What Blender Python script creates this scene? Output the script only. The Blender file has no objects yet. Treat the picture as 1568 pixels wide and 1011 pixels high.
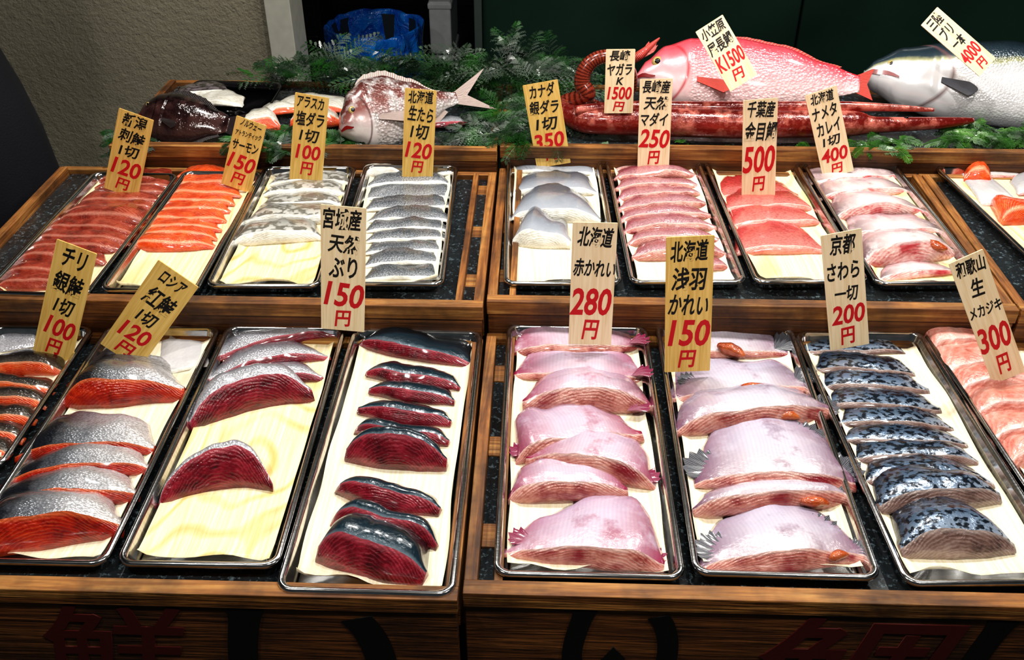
import bpy, bmesh, math, random
from mathutils import Vector, Matrix, noise
random.seed(7)
sc = bpy.context.scene
COL = sc.collection

# ---------------------------------------------------------------- camera
FPX, PITCH, YAW = 1462.0, math.radians(35.0), math.radians(1.8)
CAM = Vector((0, 0, 1.75))
cd = bpy.data.cameras.new("camera"); cam = bpy.data.objects.new("camera", cd); COL.objects.link(cam)
cam.location = CAM; cam.rotation_euler = (math.pi/2-PITCH, 0, YAW)
cd.sensor_width = 36; cd.lens = FPX/1568*36; cd.clip_start = .02
sc.camera = cam
try:
    sc.view_settings.view_transform = 'Standard'
    sc.view_settings.look = 'Medium High Contrast'
except Exception as e:
    print("view", e)

# measuring helpers: survey points of the photograph turned into metric positions on the stall surfaces
_r = Vector((math.cos(YAW), math.sin(YAW), 0)); _fh = Vector((-math.sin(YAW), math.cos(YAW), 0)); _z = Vector((0, 0, 1))
_f = _fh*math.cos(PITCH)-_z*math.sin(PITCH); _u = _fh*math.sin(PITCH)+_z*math.cos(PITCH)
def ray(u, v): return _f*FPX+_r*(u-784)+_u*(505-v)
def onz(u, v, z):
    d = ray(u, v); return CAM+d*((z-CAM.z)/d.z)
def ony(u, v, y):
    d = ray(u, v); return CAM+d*((y-CAM.y)/d.y)
def onplane(u, v, p0, n):
    d = ray(u, v); return CAM+d*((p0-CAM).dot(n)/d.dot(n))
def pxscale(p): return FPX/((p-CAM).dot(_f))

def lin(c):
    def f(x): return x/12.92 if x <= .04045 else ((x+.055)/1.055)**2.4
    return (f(c[0]/255), f(c[1]/255), f(c[2]/255), 1)

# ---------------------------------------------------------------- materials
class MB:
    def __init__(s, name, rough=.5, metal=0., coat=0., spec=.5, sss=0.):
        s.m = bpy.data.materials.new(name); s.m.use_nodes = True
        s.t = s.m.node_tree; s.N = s.t.nodes; s.L = s.t.links
        s.b = s.N['Principled BSDF']
        s.b.inputs['Roughness'].default_value = rough; s.b.inputs['Metallic'].default_value = metal
        s.b.inputs['Coat Weight'].default_value = coat; s.b.inputs['Coat Roughness'].default_value = .10
        s.b.inputs['Specular IOR Level'].default_value = spec
        if sss:
            s.b.inputs['Subsurface Weight'].default_value = sss
            s.b.inputs['Subsurface Radius'].default_value = (.01, .004, .003); s.b.inputs['Subsurface Scale'].default_value = .5
        s.tc = s.N.new('ShaderNodeTexCoord')
    def put(s, sock, val):
        if isinstance(val, bpy.types.NodeSocket): s.L.new(val, sock)
        else: sock.default_value = val
    def map(s, vec, scale, rot=(0, 0, 0), loc=(0, 0, 0)):
        n = s.N.new('ShaderNodeMapping'); s.put(n.inputs[0], vec); n.inputs['Scale'].default_value = scale
        n.inputs['Rotation'].default_value = rot; n.inputs['Location'].default_value = loc; return n.outputs[0]
    def noise(s, vec, scale, detail=3, rough=.5, dist=0):
        n = s.N.new('ShaderNodeTexNoise'); s.put(n.inputs['Vector'], vec); n.inputs['Scale'].default_value = scale
        n.inputs['Detail'].default_value = detail; n.inputs['Roughness'].default_value = rough; n.inputs['Distortion'].default_value = dist
        return n.outputs[0]
    def voro(s, vec, scale, feature='F1'):
        n = s.N.new('ShaderNodeTexVoronoi'); n.feature = feature; s.put(n.inputs['Vector'], vec); n.inputs['Scale'].default_value = scale
        return n.outputs['Distance']
    def wave(s, vec, scale, dist=0, det=2, dscale=1, typ='BANDS', dirn='X', prof='SIN'):
        n = s.N.new('ShaderNodeTexWave'); n.wave_type = typ; n.wave_profile = prof
        if typ == 'BANDS': n.bands_direction = dirn
        else: n.rings_direction = dirn
        s.put(n.inputs['Vector'], vec); n.inputs['Scale'].default_value = scale; n.inputs['Distortion'].default_value = dist
        n.inputs['Detail'].default_value = det; n.inputs['Detail Scale'].default_value = dscale; return n.outputs['Fac']
    def ramp(s, fac, stops, interp='LINEAR'):
        n = s.N.new('ShaderNodeValToRGB'); s.put(n.inputs[0], fac); cr = n.color_ramp; cr.interpolation = interp
        while len(cr.elements) < len(stops): cr.elements.new(.5)
        for e, (p, c) in zip(cr.elements, stops): e.position = p
        for e, (p, c) in zip(cr.elements, stops):
            e.color = lin(c) if not isinstance(c, (int, float)) else (c, c, c, 1)
        return n.outputs[0]
    def mix(s, fac, a, b, mode='MIX'):
        n = s.N.new('ShaderNodeMix'); n.data_type = 'RGBA'; n.blend_type = mode
        s.put(n.inputs[0], fac); s.put(n.inputs[6], a); s.put(n.inputs[7], b); return n.outputs[2]
    def math(s, op, a, b=0., c=0.):
        n = s.N.new('ShaderNodeMath'); n.operation = op; s.put(n.inputs[0], a); s.put(n.inputs[1], b); s.put(n.inputs[2], c); return n.outputs[0]
    def sep(s, vec):
        n = s.N.new('ShaderNodeSeparateXYZ'); s.put(n.inputs[0], vec); return n.outputs
    def bump(s, h, strength=.3, dist=.01):
        n = s.N.new('ShaderNodeBump'); s.put(n.inputs['Height'], h); n.inputs['Strength'].default_value = strength
        n.inputs['Distance'].default_value = dist; s.L.new(n.outputs[0], s.b.inputs['Normal'])
    def base(s, c): s.put(s.b.inputs['Base Color'], c)
    @property
    def uv(s): return s.tc.outputs['UV']
    @property
    def ob(s): return s.tc.outputs['Object']

def plain(name, c, rough=.5, metal=0., coat=0.):
    m = MB(name, rough, metal, coat); n = m.noise(m.ob, 30, 3)
    a = lin(c); b = tuple(x*.7 for x in a[:3])+(1,)
    m.base(m.mix(n, a, b)); return m.m

def wood(name, axis, c1, c2, c3, rough=.6, sc=1., dark=.5):
    m = MB(name, rough, 0, .0)
    s = {'X': (1.2, 22, 22), 'Y': (22, 1.2, 22), 'Z': (22, 22, 1.2)}[axis]
    v = m.map(m.ob, tuple(x*sc for x in s))
    n1 = m.noise(v, 2.5, 5, .6, 1.2); n2 = m.noise(m.ob, 5, 5, .65); n3 = m.noise(v, 9, 3, .5)
    col = m.ramp(n1, [(.3, c1), (.5, c2), (.7, c3)])
    col = m.mix(m.ramp(n3, [(.45, 0.), (.7, .6)]), col, lin(c1))
    grime = m.ramp(n2, [(.42, 0.), (.64, dark)])
    col = m.mix(grime, col, lin((36, 20, 9)))
    m.base(col); m.bump(m.math('ADD', n1, n3), .5, .004); return m.m
woodX = wood('crate_wood_x', 'X', (96, 54, 20), (158, 104, 48), (196, 146, 80), dark=.8)
woodY = wood('crate_wood_y', 'Y', (88, 48, 18), (148, 94, 42), (190, 138, 74), dark=.8)
woodZ = wood('crate_wood_z', 'Z', (80, 42, 16), (130, 78, 32), (170, 110, 52))
woodD = wood('front_board_wood', 'X', (58, 30, 11), (112, 66, 28), (142, 90, 42), dark=.8)

def tagmat(name, c1, c2):
    m = MB(name, .6); v = m.map(m.ob, (60, 3, 3))
    n = m.noise(v, 3, 4, .5, .6); m.base(m.ramp(n, [(.35, c1), (.65, c2)])); return m.m
tagY = tagmat('tag_wood_golden', (214, 170, 84), (238, 200, 118))
tagP = tagmat('tag_wood_pale', (234, 206, 162), (248, 228, 192))
inkK = plain('black_ink', (8, 6, 6), .6); inkR = plain('red_ink', (215, 8, 26), .6)
paintR = plain('red_paint', (82, 13, 7), .6); paintK = plain('black_paint', (8, 6, 6), .5)

m = MB('stainless_steel', .15, 1.0); n = m.noise(m.map(m.ob, (8, 60, 8)), 6, 3)
m.base(m.ramp(n, [(.3, (195, 195, 194)), (.7, (232, 232, 232))])); m.bump(n, .05, .002); steel = m.m

def veneer(name, rings, c1=(248, 238, 206), c2=(228, 208, 160), cr=(208, 172, 70), amt=.6):
    m = MB(name, .5, 0, .05)
    g = m.noise(m.map(m.ob, (70, 1.6, 1)), 3, 5, .6, .4)
    col = m.ramp(g, [(.34, c1), (.5, tuple((a+b)//2 for a, b in zip(c1, c2))), (.68, c2)])
    if rings:
        lf = m.noise(m.map(m.ob, (5.0, 2.0, 1), loc=(rings, rings*2, 0)), 1.0, 2, .4, .3)
        w = m.math('PINGPONG', m.math('MULTIPLY', lf, 15.0), .5)
        msk = m.ramp(m.noise(m.map(m.ob, (1, 1, 1), loc=(rings, 0, 0)), 5, 1), [(.35, .25), (.6, 1.)])
        rm = m.math('MULTIPLY', m.ramp(w, [(.0, amt), (.10, amt*.7), (.2, 0.)]), msk)
        col = m.mix(rm, col, lin(cr))
    bl = m.ramp(m.noise(m.ob, 24, 4, .6), [(.68, 0.), (.78, .4)])
    col = m.mix(bl, col, lin((200, 120, 100)))
    m.base(col); m.bump(g, .2, .003); return m.m
ven0 = veneer('wood_veneer_plain', 0, (246, 239, 216), (226, 212, 176))
ven1 = veneer('wood_veneer_figured', 3.1, amt=.8); ven2 = veneer('wood_veneer_knotty', 7.7, amt=.6)

m = MB('wet_black_ice_cloth', .18, 0, .6)
n = m.noise(m.ob, 120, 6, .7); n2 = m.noise(m.ob, 9, 4)
m.base(m.mix(m.ramp(n, [(.54, 0.), (.70, 1.)]), m.ramp(n2, [(.3, (6, 8, 10)), (.7, (30, 40, 46))]), lin((120, 140, 148))))
m.bump(n, .8, .01); iceM = m.m

def flesh(name, c1, c2, c3, rim, line=6., sss=.12, rough=.27, blood=None, lamt=.28):
    m = MB(name, rough, 0, .9, .5, sss)
    # concentric muscle arcs of a cut steak, broken up by noise
    w = m.wave(m.map(m.uv, (2.6, 1.9, 1), loc=(-1.3, .25, 0)), line*.42, 5, 3, 1.1, typ='RINGS', dirn='Z')
    n = m.noise(m.ob, 24, 5, .65); n4 = m.noise(m.map(m.ob, (1, 1, 2.5)), 60, 4, .6, 1.0); nf = m.noise(m.ob, 190, 2)
    brk = m.ramp(m.noise(m.ob, 38, 2), [(.38, .1), (.62, 1.)])
    f = m.math('ADD', m.math('MULTIPLY', n, .62), m.math('MULTIPLY', n4, .38))
    col = m.ramp(f, [(.38, c1), (.50, c2), (.63, c3)])
    col = m.mix(m.math('MULTIPLY', m.ramp(w, [(.70, 0.), (1., lamt)]), brk), col, lin(rim))
    col = m.mix(m.math('MULTIPLY', m.ramp(w, [(.0, .30), (.25, 0.)]), brk), col, lin(c1))
    if blood:
        bn = m.noise(m.ob, 17, 3); col = m.mix(m.ramp(bn, [(.53, 0.), (.64, .85)]), col, lin(blood))
    y = m.sep(m.uv)[1]
    edge = m.ramp(y, [(.0, .3), (.08, 0.), (.43, 0.), (.485, .6), (.515, .6), (.56, 0.)])
    col = m.mix(edge, col, lin(rim))
    m.base(col); m.bump(m.math('ADD', m.math('MULTIPLY', w, .35), m.math('ADD', nf, n4)), .3, .004); return m.m

def skin(name, stops, along='v', jitter=.16, rough=.25, metal=.15, spots=None, scale=0, sharp=.3, edgec=None, sss=0, lines=None, endc=None):
    m = MB(name, rough, metal, .85, .5, sss)
    s = m.sep(m.uv); q = m.math('MULTIPLY_ADD', s[1], 2., -1.) if along == 'v' else s[0]
    n = m.noise(m.ob, 22, 4, .6)
    q = m.math('ADD', q, m.math('MULTIPLY', m.math('SUBTRACT', n, .5), jitter*2))
    col = m.ramp(q, stops)
    if endc:
        e0 = m.math('ADD', s[0], m.math('MULTIPLY', m.math('SUBTRACT', n, .5), .4)); col = m.mix(m.ramp(e0, [(.74, 0.), (.96, .8)]), col, lin(endc))
    if lines:
        w = m.wave(m.map(m.uv, (1, .25, 1)), 12, 1.5, 2, 2); col = m.mix(m.math('MULTIPLY', w, .2), col, lin(lines))
    if spots:
        sn = m.noise(m.map(m.ob, (1, 1.4, 1.4)), spots[1], 2, .5, .3)
        col = m.mix(m.ramp(sn, [(.47, 0.), (.56, .94)]), col, lin(spots[0]))
    if edgec:
        e = m.ramp(s[0], [(.0, 1.), (.36, .0), (.66, .0), (1., 1.)])
        nn = m.ramp(m.noise(m.ob, 26, 4, .6), [(.32, .35), (.5, 1.)])
        sp = m.ramp(m.noise(m.ob, 13, 5, .65), [(.55, 0.), (.68, .6)])
        col = m.mix(m.math('MAXIMUM', m.math('MULTIPLY', e, nn), sp), col, lin(edgec))
    m.base(col)
    if scale:
        vv = m.voro(m.map(m.ob, (1, 1.4, 1.4)), scale)
        m.base(m.mix(m.math('MULTIPLY', vv, .7), col, m.mix(.75, col, (0.0, 0.0, 0.0, 1))))
        m.bump(m.math('ADD', vv, m.noise(m.ob, 45, 3)), sharp, .004)
    else: m.bump(m.math('ADD', m.noise(m.ob, 150, 3), m.noise(m.ob, 40, 3)), .25, .004)
    return m.m

def wholeskin(name, stops, scale=150, rough=.25, metal=.1, mott=None, aniso=(1, 1, 1), gill=(90, 20, 20), gu=.24, bs=.35, sl=.35, coat=.6):
    m = MB(name, rough, metal, coat, .5)
    s = m.sep(m.uv); n = m.noise(m.ob, 14, 4, .6)
    q = m.math('ADD', s[1], m.math('MULTIPLY', m.math('SUBTRACT', n, .5), .22))
    col = m.ramp(q, stops)
    if mott:
        mn = m.noise(m.ob, mott[1], 4, .6); col = m.mix(m.ramp(mn, [(.46, 0.), (.62, .85)]), col, lin(mott[0]))
    if scale:
        vv = m.voro(m.map(m.ob, aniso), scale)
        body = m.ramp(s[0], [(gu, 0.), (gu+.03, 1.)])
        col = m.mix(m.math('MULTIPLY', m.math('MULTIPLY', vv, sl), body), col, m.mix(.7, col, (0, 0, 0, 1)))
        m.bump(m.math('ADD', m.math('MULTIPLY', vv, body), m.math('MULTIPLY', m.noise(m.ob, 25, 3), .6)), bs, .004)
    else: m.bump(m.noise(m.ob, 30, 4, .6), .5, .01)
    dy = m.math('SUBTRACT', s[1], .48)
    arc = m.math('SUBTRACT', m.math('ADD', s[0], m.math('MULTIPLY', m.math('MULTIPLY', dy, dy), .35)), gu)
    g = m.ramp(m.math('ABSOLUTE', arc), [(.0, .85), (.012, 0.)])
    col = m.mix(g, col, lin(gill)); m.base(col); return m.m

F_red = flesh('dark_red_fish_flesh', (66, 4, 14), (118, 12, 30), (160, 40, 58), (196, 96, 108), 9)
F_pink = flesh('pink_fish_flesh', (140, 54, 48), (190, 122, 108), (212, 160, 146), (230, 204, 194), 8, blood=(130, 10, 34))
F_sal = flesh('sockeye_flesh', (116, 12, 4), (166, 28, 6), (196, 54, 16), (216, 120, 70), 10)
F_org = flesh('orange_salmon_flesh', (190, 46, 6), (220, 74, 18), (232, 108, 48), (248, 190, 150), 10, lamt=.45)
F_tr = flesh('trout_red_flesh', (104, 30, 20), (150, 54, 38), (180, 82, 60), (206, 140, 120), 10)
F_wht = flesh('white_fish_flesh', (190, 186, 172), (220, 216, 204), (238, 236, 228), (248, 246, 242), 7)
F_sword = flesh('swordfish_flesh', (200, 112, 98), (222, 150, 134), (234, 178, 164), (244, 210, 202), 4)
F_grey = flesh('mackerel_flesh', (80, 58, 54), (126, 98, 90), (156, 132, 124), (184, 170, 164), 8)
F_wp = flesh('cutlet_flesh', (190, 74, 76), (226, 170, 162), (240, 212, 204), (248, 236, 232), 6, blood=(176, 20, 40))
F_alf = flesh('alfonsino_flesh', (210, 98, 86), (230, 136, 122), (240, 164, 152), (248, 206, 198), 8)

S_blue = skin('blue_black_skin', [(0, (96, 112, 122)), (.10, (26, 48, 60)), (.5, (8, 20, 28)), (1, (4, 8, 12))], scale=0, rough=.25)
S_silver = skin('silver_skin', [(0, (225, 225, 232)), (.4, (176, 178, 188)), (.8, (96, 98, 110)), (1, (46, 46, 54))], scale=260, metal=.35, rough=.28)
S_salmon = skin('salmon_silver_skin', [(0, (20, 20, 28)), (.25, (44, 48, 56)), (.45, (150, 154, 162)), (.75, (226, 226, 230)), (1, (240, 234, 230))], along='u', scale=240, metal=.35, rough=.25)
S_dark = skin('dark_salmon_skin', [(0, (110, 100, 90)), (.3, (44, 40, 40)), (1, (18, 18, 22))], scale=220)
S_flat = skin('flatfish_pale_skin', [(0, (212, 190, 200)), (.5, (206, 192, 210)), (1, (186, 164, 190))], rough=.25, metal=.0, scale=0, edgec=(146, 6, 66), sss=.1, lines=(184, 150, 184))
S_flat2 = skin('flatfish_white_skin', [(0, (212, 202, 206)), (.5, (204, 198, 214)), (1, (170, 164, 186))], rough=.25, metal=.0, scale=0, edgec=(112, 62, 92), sss=.1, lines=(170, 160, 186))
S_mack = skin('spotted_mackerel_skin', [(0, (160, 178, 200)), (.3, (104, 126, 152)), (.7, (44, 62, 84)), (1, (14, 22, 34))], rough=.2, metal=.4, spots=((6, 12, 24), 92), endc=(196, 202, 212))
S_pinksk = skin('pink_bream_skin', [(0, (230, 180, 186)), (.5, (190, 92, 108)), (1, (92, 40, 52))], rough=.25, metal=.25, scale=230)
S_red = skin('alfonsino_skin', [(0, (240, 150, 142)), (.5, (220, 82, 80)), (1, (190, 40, 46))], rough=.25, metal=.05, scale=200)
S_codw = skin('cod_skin', [(0, (214, 214, 208)), (.5, (148, 148, 142)), (1, (76, 76, 72))], rough=.3, metal=.15, spots=((112, 110, 102), 60))
S_grey = skin('grey_scaled_skin', [(0, (190, 196, 204)), (.35, (104, 112, 120)), (1, (30, 34, 40))], rough=.28, metal=.3, scale=230, sharp=.8)
S_sab = skin('sablefish_skin', [(0, (184, 190, 200)), (.5, (118, 124, 136)), (1, (46, 48, 56))], rough=.25, metal=.2)
S_cut = skin('cutlet_skin', [(0, (236, 218, 216)), (.6, (220, 188, 192)), (1, (100, 66, 72))], rough=.25, metal=.0, edgec=(70, 36, 44))
S_bel = skin('white_belly_skin', [(0, (228, 226, 226)), (1, (180, 180, 186))], rough=.25)

W_snap = wholeskin('red_snapper_skin', [(0, (252, 230, 228)), (.3, (248, 206, 208)), (.55, (242, 168, 174)), (.78, (230, 112, 124)), (1, (200, 44, 62))], 130, sl=.3, bs=.4, gill=(200, 50, 60), aniso=(1, 1.3, 1.3))
W_yt = wholeskin('yellowtail_skin', [(0, (232, 232, 234)), (.5, (234, 232, 234)), (.62, (196, 198, 196)), (.67, (160, 160, 120)), (.74, (50, 66, 76)), (1, (16, 26, 34))], 200, metal=.15, sl=.12, bs=.25, gill=(120, 90, 90))
W_brm = wholeskin('sea_bream_skin', [(0, (230, 224, 220)), (.35, (196, 178, 176)), (.6, (140, 86, 80)), (1, (80, 30, 26))], 150, sl=.5, bs=.6, mott=((216, 210, 208), 30), gill=(70, 18, 18))
W_drk = wholeskin('dark_rockfish_skin', [(0, (84, 58, 54)), (.4, (40, 22, 22)), (1, (14, 9, 11))], 0, rough=.15, mott=((76, 50, 48), 22), gill=(10, 6, 6), coat=.9)
W_crn = wholeskin('cornetfish_skin', [(0, (232, 168, 156)), (.3, (206, 98, 82)), (.6, (164, 46, 36)), (1, (100, 20, 16))], 0, rough=.25, gill=(150, 30, 24), gu=-1, mott=((210, 122, 106), 26))
m = MB('cornetfish_coil_skin', .25, 0, .5)
w = m.wave(m.map(m.uv, (1, 1, 1)), 22, 2, 2)
sv = m.sep(m.uv)[1]
m.base(m.mix(m.ramp(sv, [(.35, 1.), (.5, 0.)]), m.ramp(w, [(.2, (80, 24, 16)), (.6, (136, 56, 36))]), m.ramp(w, [(.3, (230, 214, 194)), (.75, (150, 92, 66))]))); W_coil = m.m
def finmat(name, c1, c2):
    m = MB(name, .35, 0, .4); w = m.wave(m.uv, 14, 1, 2); m.base(m.ramp(w, [(.2, c1), (.8, c2)])); m.bump(w, .4, .004); return m.m
Fin_red = finmat('red_fin', (176, 40, 34), (230, 110, 98)); Fin_grey = finmat('grey_fin', (40, 40, 46), (110, 112, 120)); Fin_drk = finmat('dark_fin', (12, 10, 12), (50, 38, 38))
Fin_pale = finmat('pale_fin', (160, 130, 120), (224, 210, 204)); Fin_mag = finmat('magenta_fin', (96, 6, 44), (160, 40, 90))
eyeW = plain('eye_iris', (200, 176, 110), .15, 0, 1); eyeK = plain('eye_pupil', (4, 4, 6), .08, 0, 1)
roeM = flesh('orange_roe', (130, 44, 10), (180, 76, 24), (204, 112, 56), (220, 156, 106), 6)
mouthM = plain('mouth_red', (130, 16, 18), .3, 0, .6)

# ---------------------------------------------------------------- mesh helpers
def finish(bm, name, mats, parent=None, smooth=True, recenter=True):
    me = bpy.data.meshes.new(name)
    c = Vector((0, 0, 0))
    if recenter and len(bm.verts):
        mn = Vector((min(v.co.x for v in bm.verts), min(v.co.y for v in bm.verts), min(v.co.z for v in bm.verts)))
        mx = Vector((max(v.co.x for v in bm.verts), max(v.co.y for v in bm.verts), max(v.co.z for v in bm.verts)))
        c = (mn+mx)/2; bmesh.ops.translate(bm, verts=bm.verts, vec=-c)
    for f in bm.faces: f.smooth = smooth
    bm.normal_update(); bm.to_mesh(me); bm.free()
    for m_ in mats: me.materials.append(m_)
    ob = bpy.data.objects.new(name, me); COL.objects.link(ob); ob.location = c
    if parent:
        ob.parent = parent; ob.location = c-parent.location
    return ob
def bx(bm, x0, x1, y0, y1, z0, z1, mi=0):
    vs = [bm.verts.new((x, y, z)) for z in (z0, z1) for y in (y0, y1) for x in (x0, x1)]
    for idx in ((0, 2, 3, 1), (4, 5, 7, 6), (0, 1, 5, 4), (1, 3, 7, 5), (3, 2, 6, 7), (2, 0, 4, 6)):
        f = bm.faces.new([vs[i] for i in idx]); f.material_index = mi
def bev(ob, w=.002, seg=2):
    md = ob.modifiers.new('bevel', 'BEVEL'); md.width = w; md.segments = seg; md.limit_method = 'ANGLE'
    return ob
def boxobj(name, x0, x1, y0, y1, z0, z1, mat, b=.003, parent=None):
    bm = bmesh.new(); bx(bm, x0, x1, y0, y1, z0, z1); o = finish(bm, name, [mat], parent, smooth=False); bev(o, b); return o

# ---------------------------------------------------------------- tier levels
Z1, Z2, Z3 = .75, .81, .845        # tray rims (front, middle) and back ledge
SEAM = onz(715, 800, .745).x
yF_L = onz(690, 919, .745).y; yF_R = onz(740, 909, .745).y
yM_L = onz(600, 468, .803).y; yM_R = onz(900, 464, .803).y
yB_L = onz(600, 228, .845).y; yB_R = onz(900, 226, .845).y
yEnd = onz(500, 119, .845).y

def crate(name, x0, x1, y0, y1, ztop, zbed, zbot, inner=None, back=True):
    """open wooden crate: lipped front board, side boards with cross blocks, back board, wet bed"""
    bm = bmesh.new(); t = .018
    bx(bm, x0, x1, y0, y0+.024, ztop-.028, ztop, 0)
    bx(bm, x0+.002, x1-.002, y0+.003, y0+.022, zbot, ztop-.0285, 3)
    if back: bx(bm, x0, x1, y1-.018, y1, zbed-.05, ztop-.01, 0)
    bx(bm, x0, x0+t, y0+.025, y1-.02, zbed-.06, ztop-.002, 1)
    bx(bm, x1-t, x1, y0+.025, y1-.02, zbed-.06, ztop-.002, 1)
    for side in (inner or []):
        xa = x0+t+.022 if side == 'L' else x1-t-.022-.012
        bx(bm, xa, xa+.012, y0+.025, y1-.02, zbed-.04, ztop-.004, 1)
        ya = y0+.10
        while ya < y1-.06:
            if side == 'L': bx(bm, x0+t+.0005, xa-.0005, ya, ya+.045, zbed-.03, ztop-.02, 0)
            else: bx(bm, xa+.0125, x1-t-.0005, ya, ya+.045, zbed-.03, ztop-.02, 0)
            ya += .19
    bx(bm, x0+t+.0005, x1-t-.0005, y0+.0245, y1-.0185, zbed-.012, zbed, 2)
    for lx in (x0+.02, x1-.06):
        for ly in (y0+.03, y1-.06): bx(bm, lx, lx+.04, ly, ly+.04, 0, zbed-.013, 4)
    o = finish(bm, name, [woodX, woodY, iceM, woodD, woodZ], smooth=False); bev(o, .0014); return o
XL = -1.75; XR = 1.75
crates = []
crates.append(crate('wooden_display_crate', XL, SEAM-.003, yF_L, yM_L-.002, .745, .722, .45))
crates.append(crate('wooden_display_crate', SEAM+.003, XR, yF_R, yM_R-.002, .745, .722, .45, inner=['L']))
xm0 = onz(118, 268, .803).x
crates.append(crate('wooden_display_crate', min(xm0, onz(0, 400, .8).x)-.06, SEAM-.003, yM_L, yB_L-.002, .803, .782, .66, inner=['R']))
xm1 = onz(1480, 350, .803).x
crates.append(crate('wooden_display_crate', SEAM+.003, xm1-.012, yM_R, yB_R-.002, .803, .782, .66, inner=['L']))
crates.append(crate('wooden_display_crate', xm1-.008, XR+.1, yM_R, yB_R-.002, .803, .782, .66))
xb0 = onz(150, 240, .845).x
crates.append(crate('wooden_display_crate', xb0, SEAM-.003, yB_L, yEnd, .845, .825, .75))
crates.append(crate('wooden_display_crate', SEAM+.003, XR+.1, yB_R, yEnd, .845, .825, .75))

# ---------------------------------------------------------------- trays + liners
def rr(w, l, r, n=6):
    pts = []
    for cx, cy, a0 in ((w/2-r, l/2-r, 0), (-w/2+r, l/2-r, 90), (-w/2+r, -l/2+r, 180), (w/2-r, -l/2+r, 270)):
        for i in range(n+1):
            a = math.radians(a0+90*i/n); pts.append((cx+r*math.cos(a), cy+r*math.sin(a)))
    return pts
def tray(bl, br, tl, tr, z, floor, liner, name='stainless_steel_tray', ltrim=.0):
    BL, BR, TL, TR = [onz(p[0], p[1], z) for p in (bl, br, tl, tr)]
    W = ((BR-BL).length+(TR-TL).length)/2; L = ((TL-BL).length+(TR-BR).length)/2
    C = (BL+BR+TL+TR)/4; d = (TL+TR-BL-BR).normalized(); ang = math.atan2(-d.x, d.y)
    bm = bmesh.new(); loops = []
    for ins, zz in ((.021, 0), (.017, .001), (.0145, .004), (.010, .020), (.008, .0245), (.0045, .026), (.0015, .025), (0, .021), (.0015, .018)):
        loops.append([bm.verts.new((x, y, zz)) for x, y in rr(W-2*ins, L-2*ins, max(.022-ins*.6, .006))])
    n = len(loops[0]); bm.faces.new(loops[0])
    for a, b in zip(loops[:-1], loops[1:]):
        for i in range(n): bm.faces.new((a[i], a[(i+1) % n], b[(i+1) % n], b[i]))
    o = finish(bm, name, [steel], recenter=False); o.location = (C.x, C.y, floor); o.rotation_euler = (0, 0, ang)
    md = o.modifiers.new('solid', 'SOLIDIFY'); md.thickness = .0008; md.offset = 0
    bm = bmesh.new(); nx, ny = 14, 30; g = []
    w2 = (W-.036)/2; l2 = (L-.04)/2
    sd = random.random()*50
    for j in range(ny+1):
        row = []
        for i in range(nx+1):
            x = -w2+2*w2*i/nx; y = -l2+2*l2*j/ny
            e = noise.noise(Vector((x*14+sd, y*9, sd)))
            if j == 0: y += .016*e-ltrim+.008
            if i == 0 or i == nx: x += .006*e
            zz = .003+.0020*(e+1)
            eb = max(0, 1-j/2.0); zz += eb*(.004+.014*max(0, e))
            ex = max(0, 1-min(i, nx-i)/1.0); zz += ex*.006
            row.append(bm.verts.new((x, y, zz)))
        g.append(row)
    for j in range(ny):
        for i in range(nx): bm.faces.new((g[j][i], g[j][i+1], g[j+1][i+1], g[j+1][i]))
    lo = finish(bm, 'wood_veneer_liner', [liner], parent=o, recenter=False); lo.location = (0, 0, .0012)
    md = lo.modifiers.new('solid', 'SOLIDIFY'); md.thickness = .0005
    return o
FT, MT = .724, .784
tray((-190, 712), (0, 715), (-12, 497), (147, 497), Z1, FT, ven0)
tray((-78, 860), (163, 862), (165, 497), (339, 497), Z1, FT, ven0)
tray((172, 864), (428, 866), (347, 497), (531, 497), Z1, FT, ven1)
tray((417, 906), (697, 908), (540, 503), (739, 503), Z1, FT, ven0)
tray((762, 882), (1043, 882), (771, 496), (996, 496), Z1, FT, ven0)
tray((1066, 887), (1347, 876), (1002, 497), (1215, 497), Z1, FT, ven0)
tray((1382, 893), (1662, 893), (1218, 505), (1408, 505), Z1, FT, ven0)
tray((1655, 880), (1930, 880), (1415, 505), (1600, 505), Z1, FT, ven0)
tray((-35, 450), (136, 448), (142, 264), (277, 262), Z2, MT, ven2)
tray((142, 446), (308, 442), (284, 262), (402, 260), Z2, MT, ven2)
tray((309, 439), (492, 435), (406, 254), (545, 252), Z2, MT, ven1)
tray((503, 434), (677, 434), (556, 252), (704, 250), Z2, MT, ven0)
tray((768, 434), (956, 432), (777, 240), (918, 240), Z2, MT, ven0)
tray((962, 432), (1148, 430), (927, 240), (1068, 240), Z2, MT, ven0)
tray((1154, 431), (1335, 430), (1076, 240), (1218, 243), Z2, MT, ven2)
tray((1341, 434), (1520, 432), (1227, 245), (1370, 248), Z2, MT, ven1)
tray((1640, 450), (1830, 450), (1425, 250), (1585, 250), Z2, MT, ven1)

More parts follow.
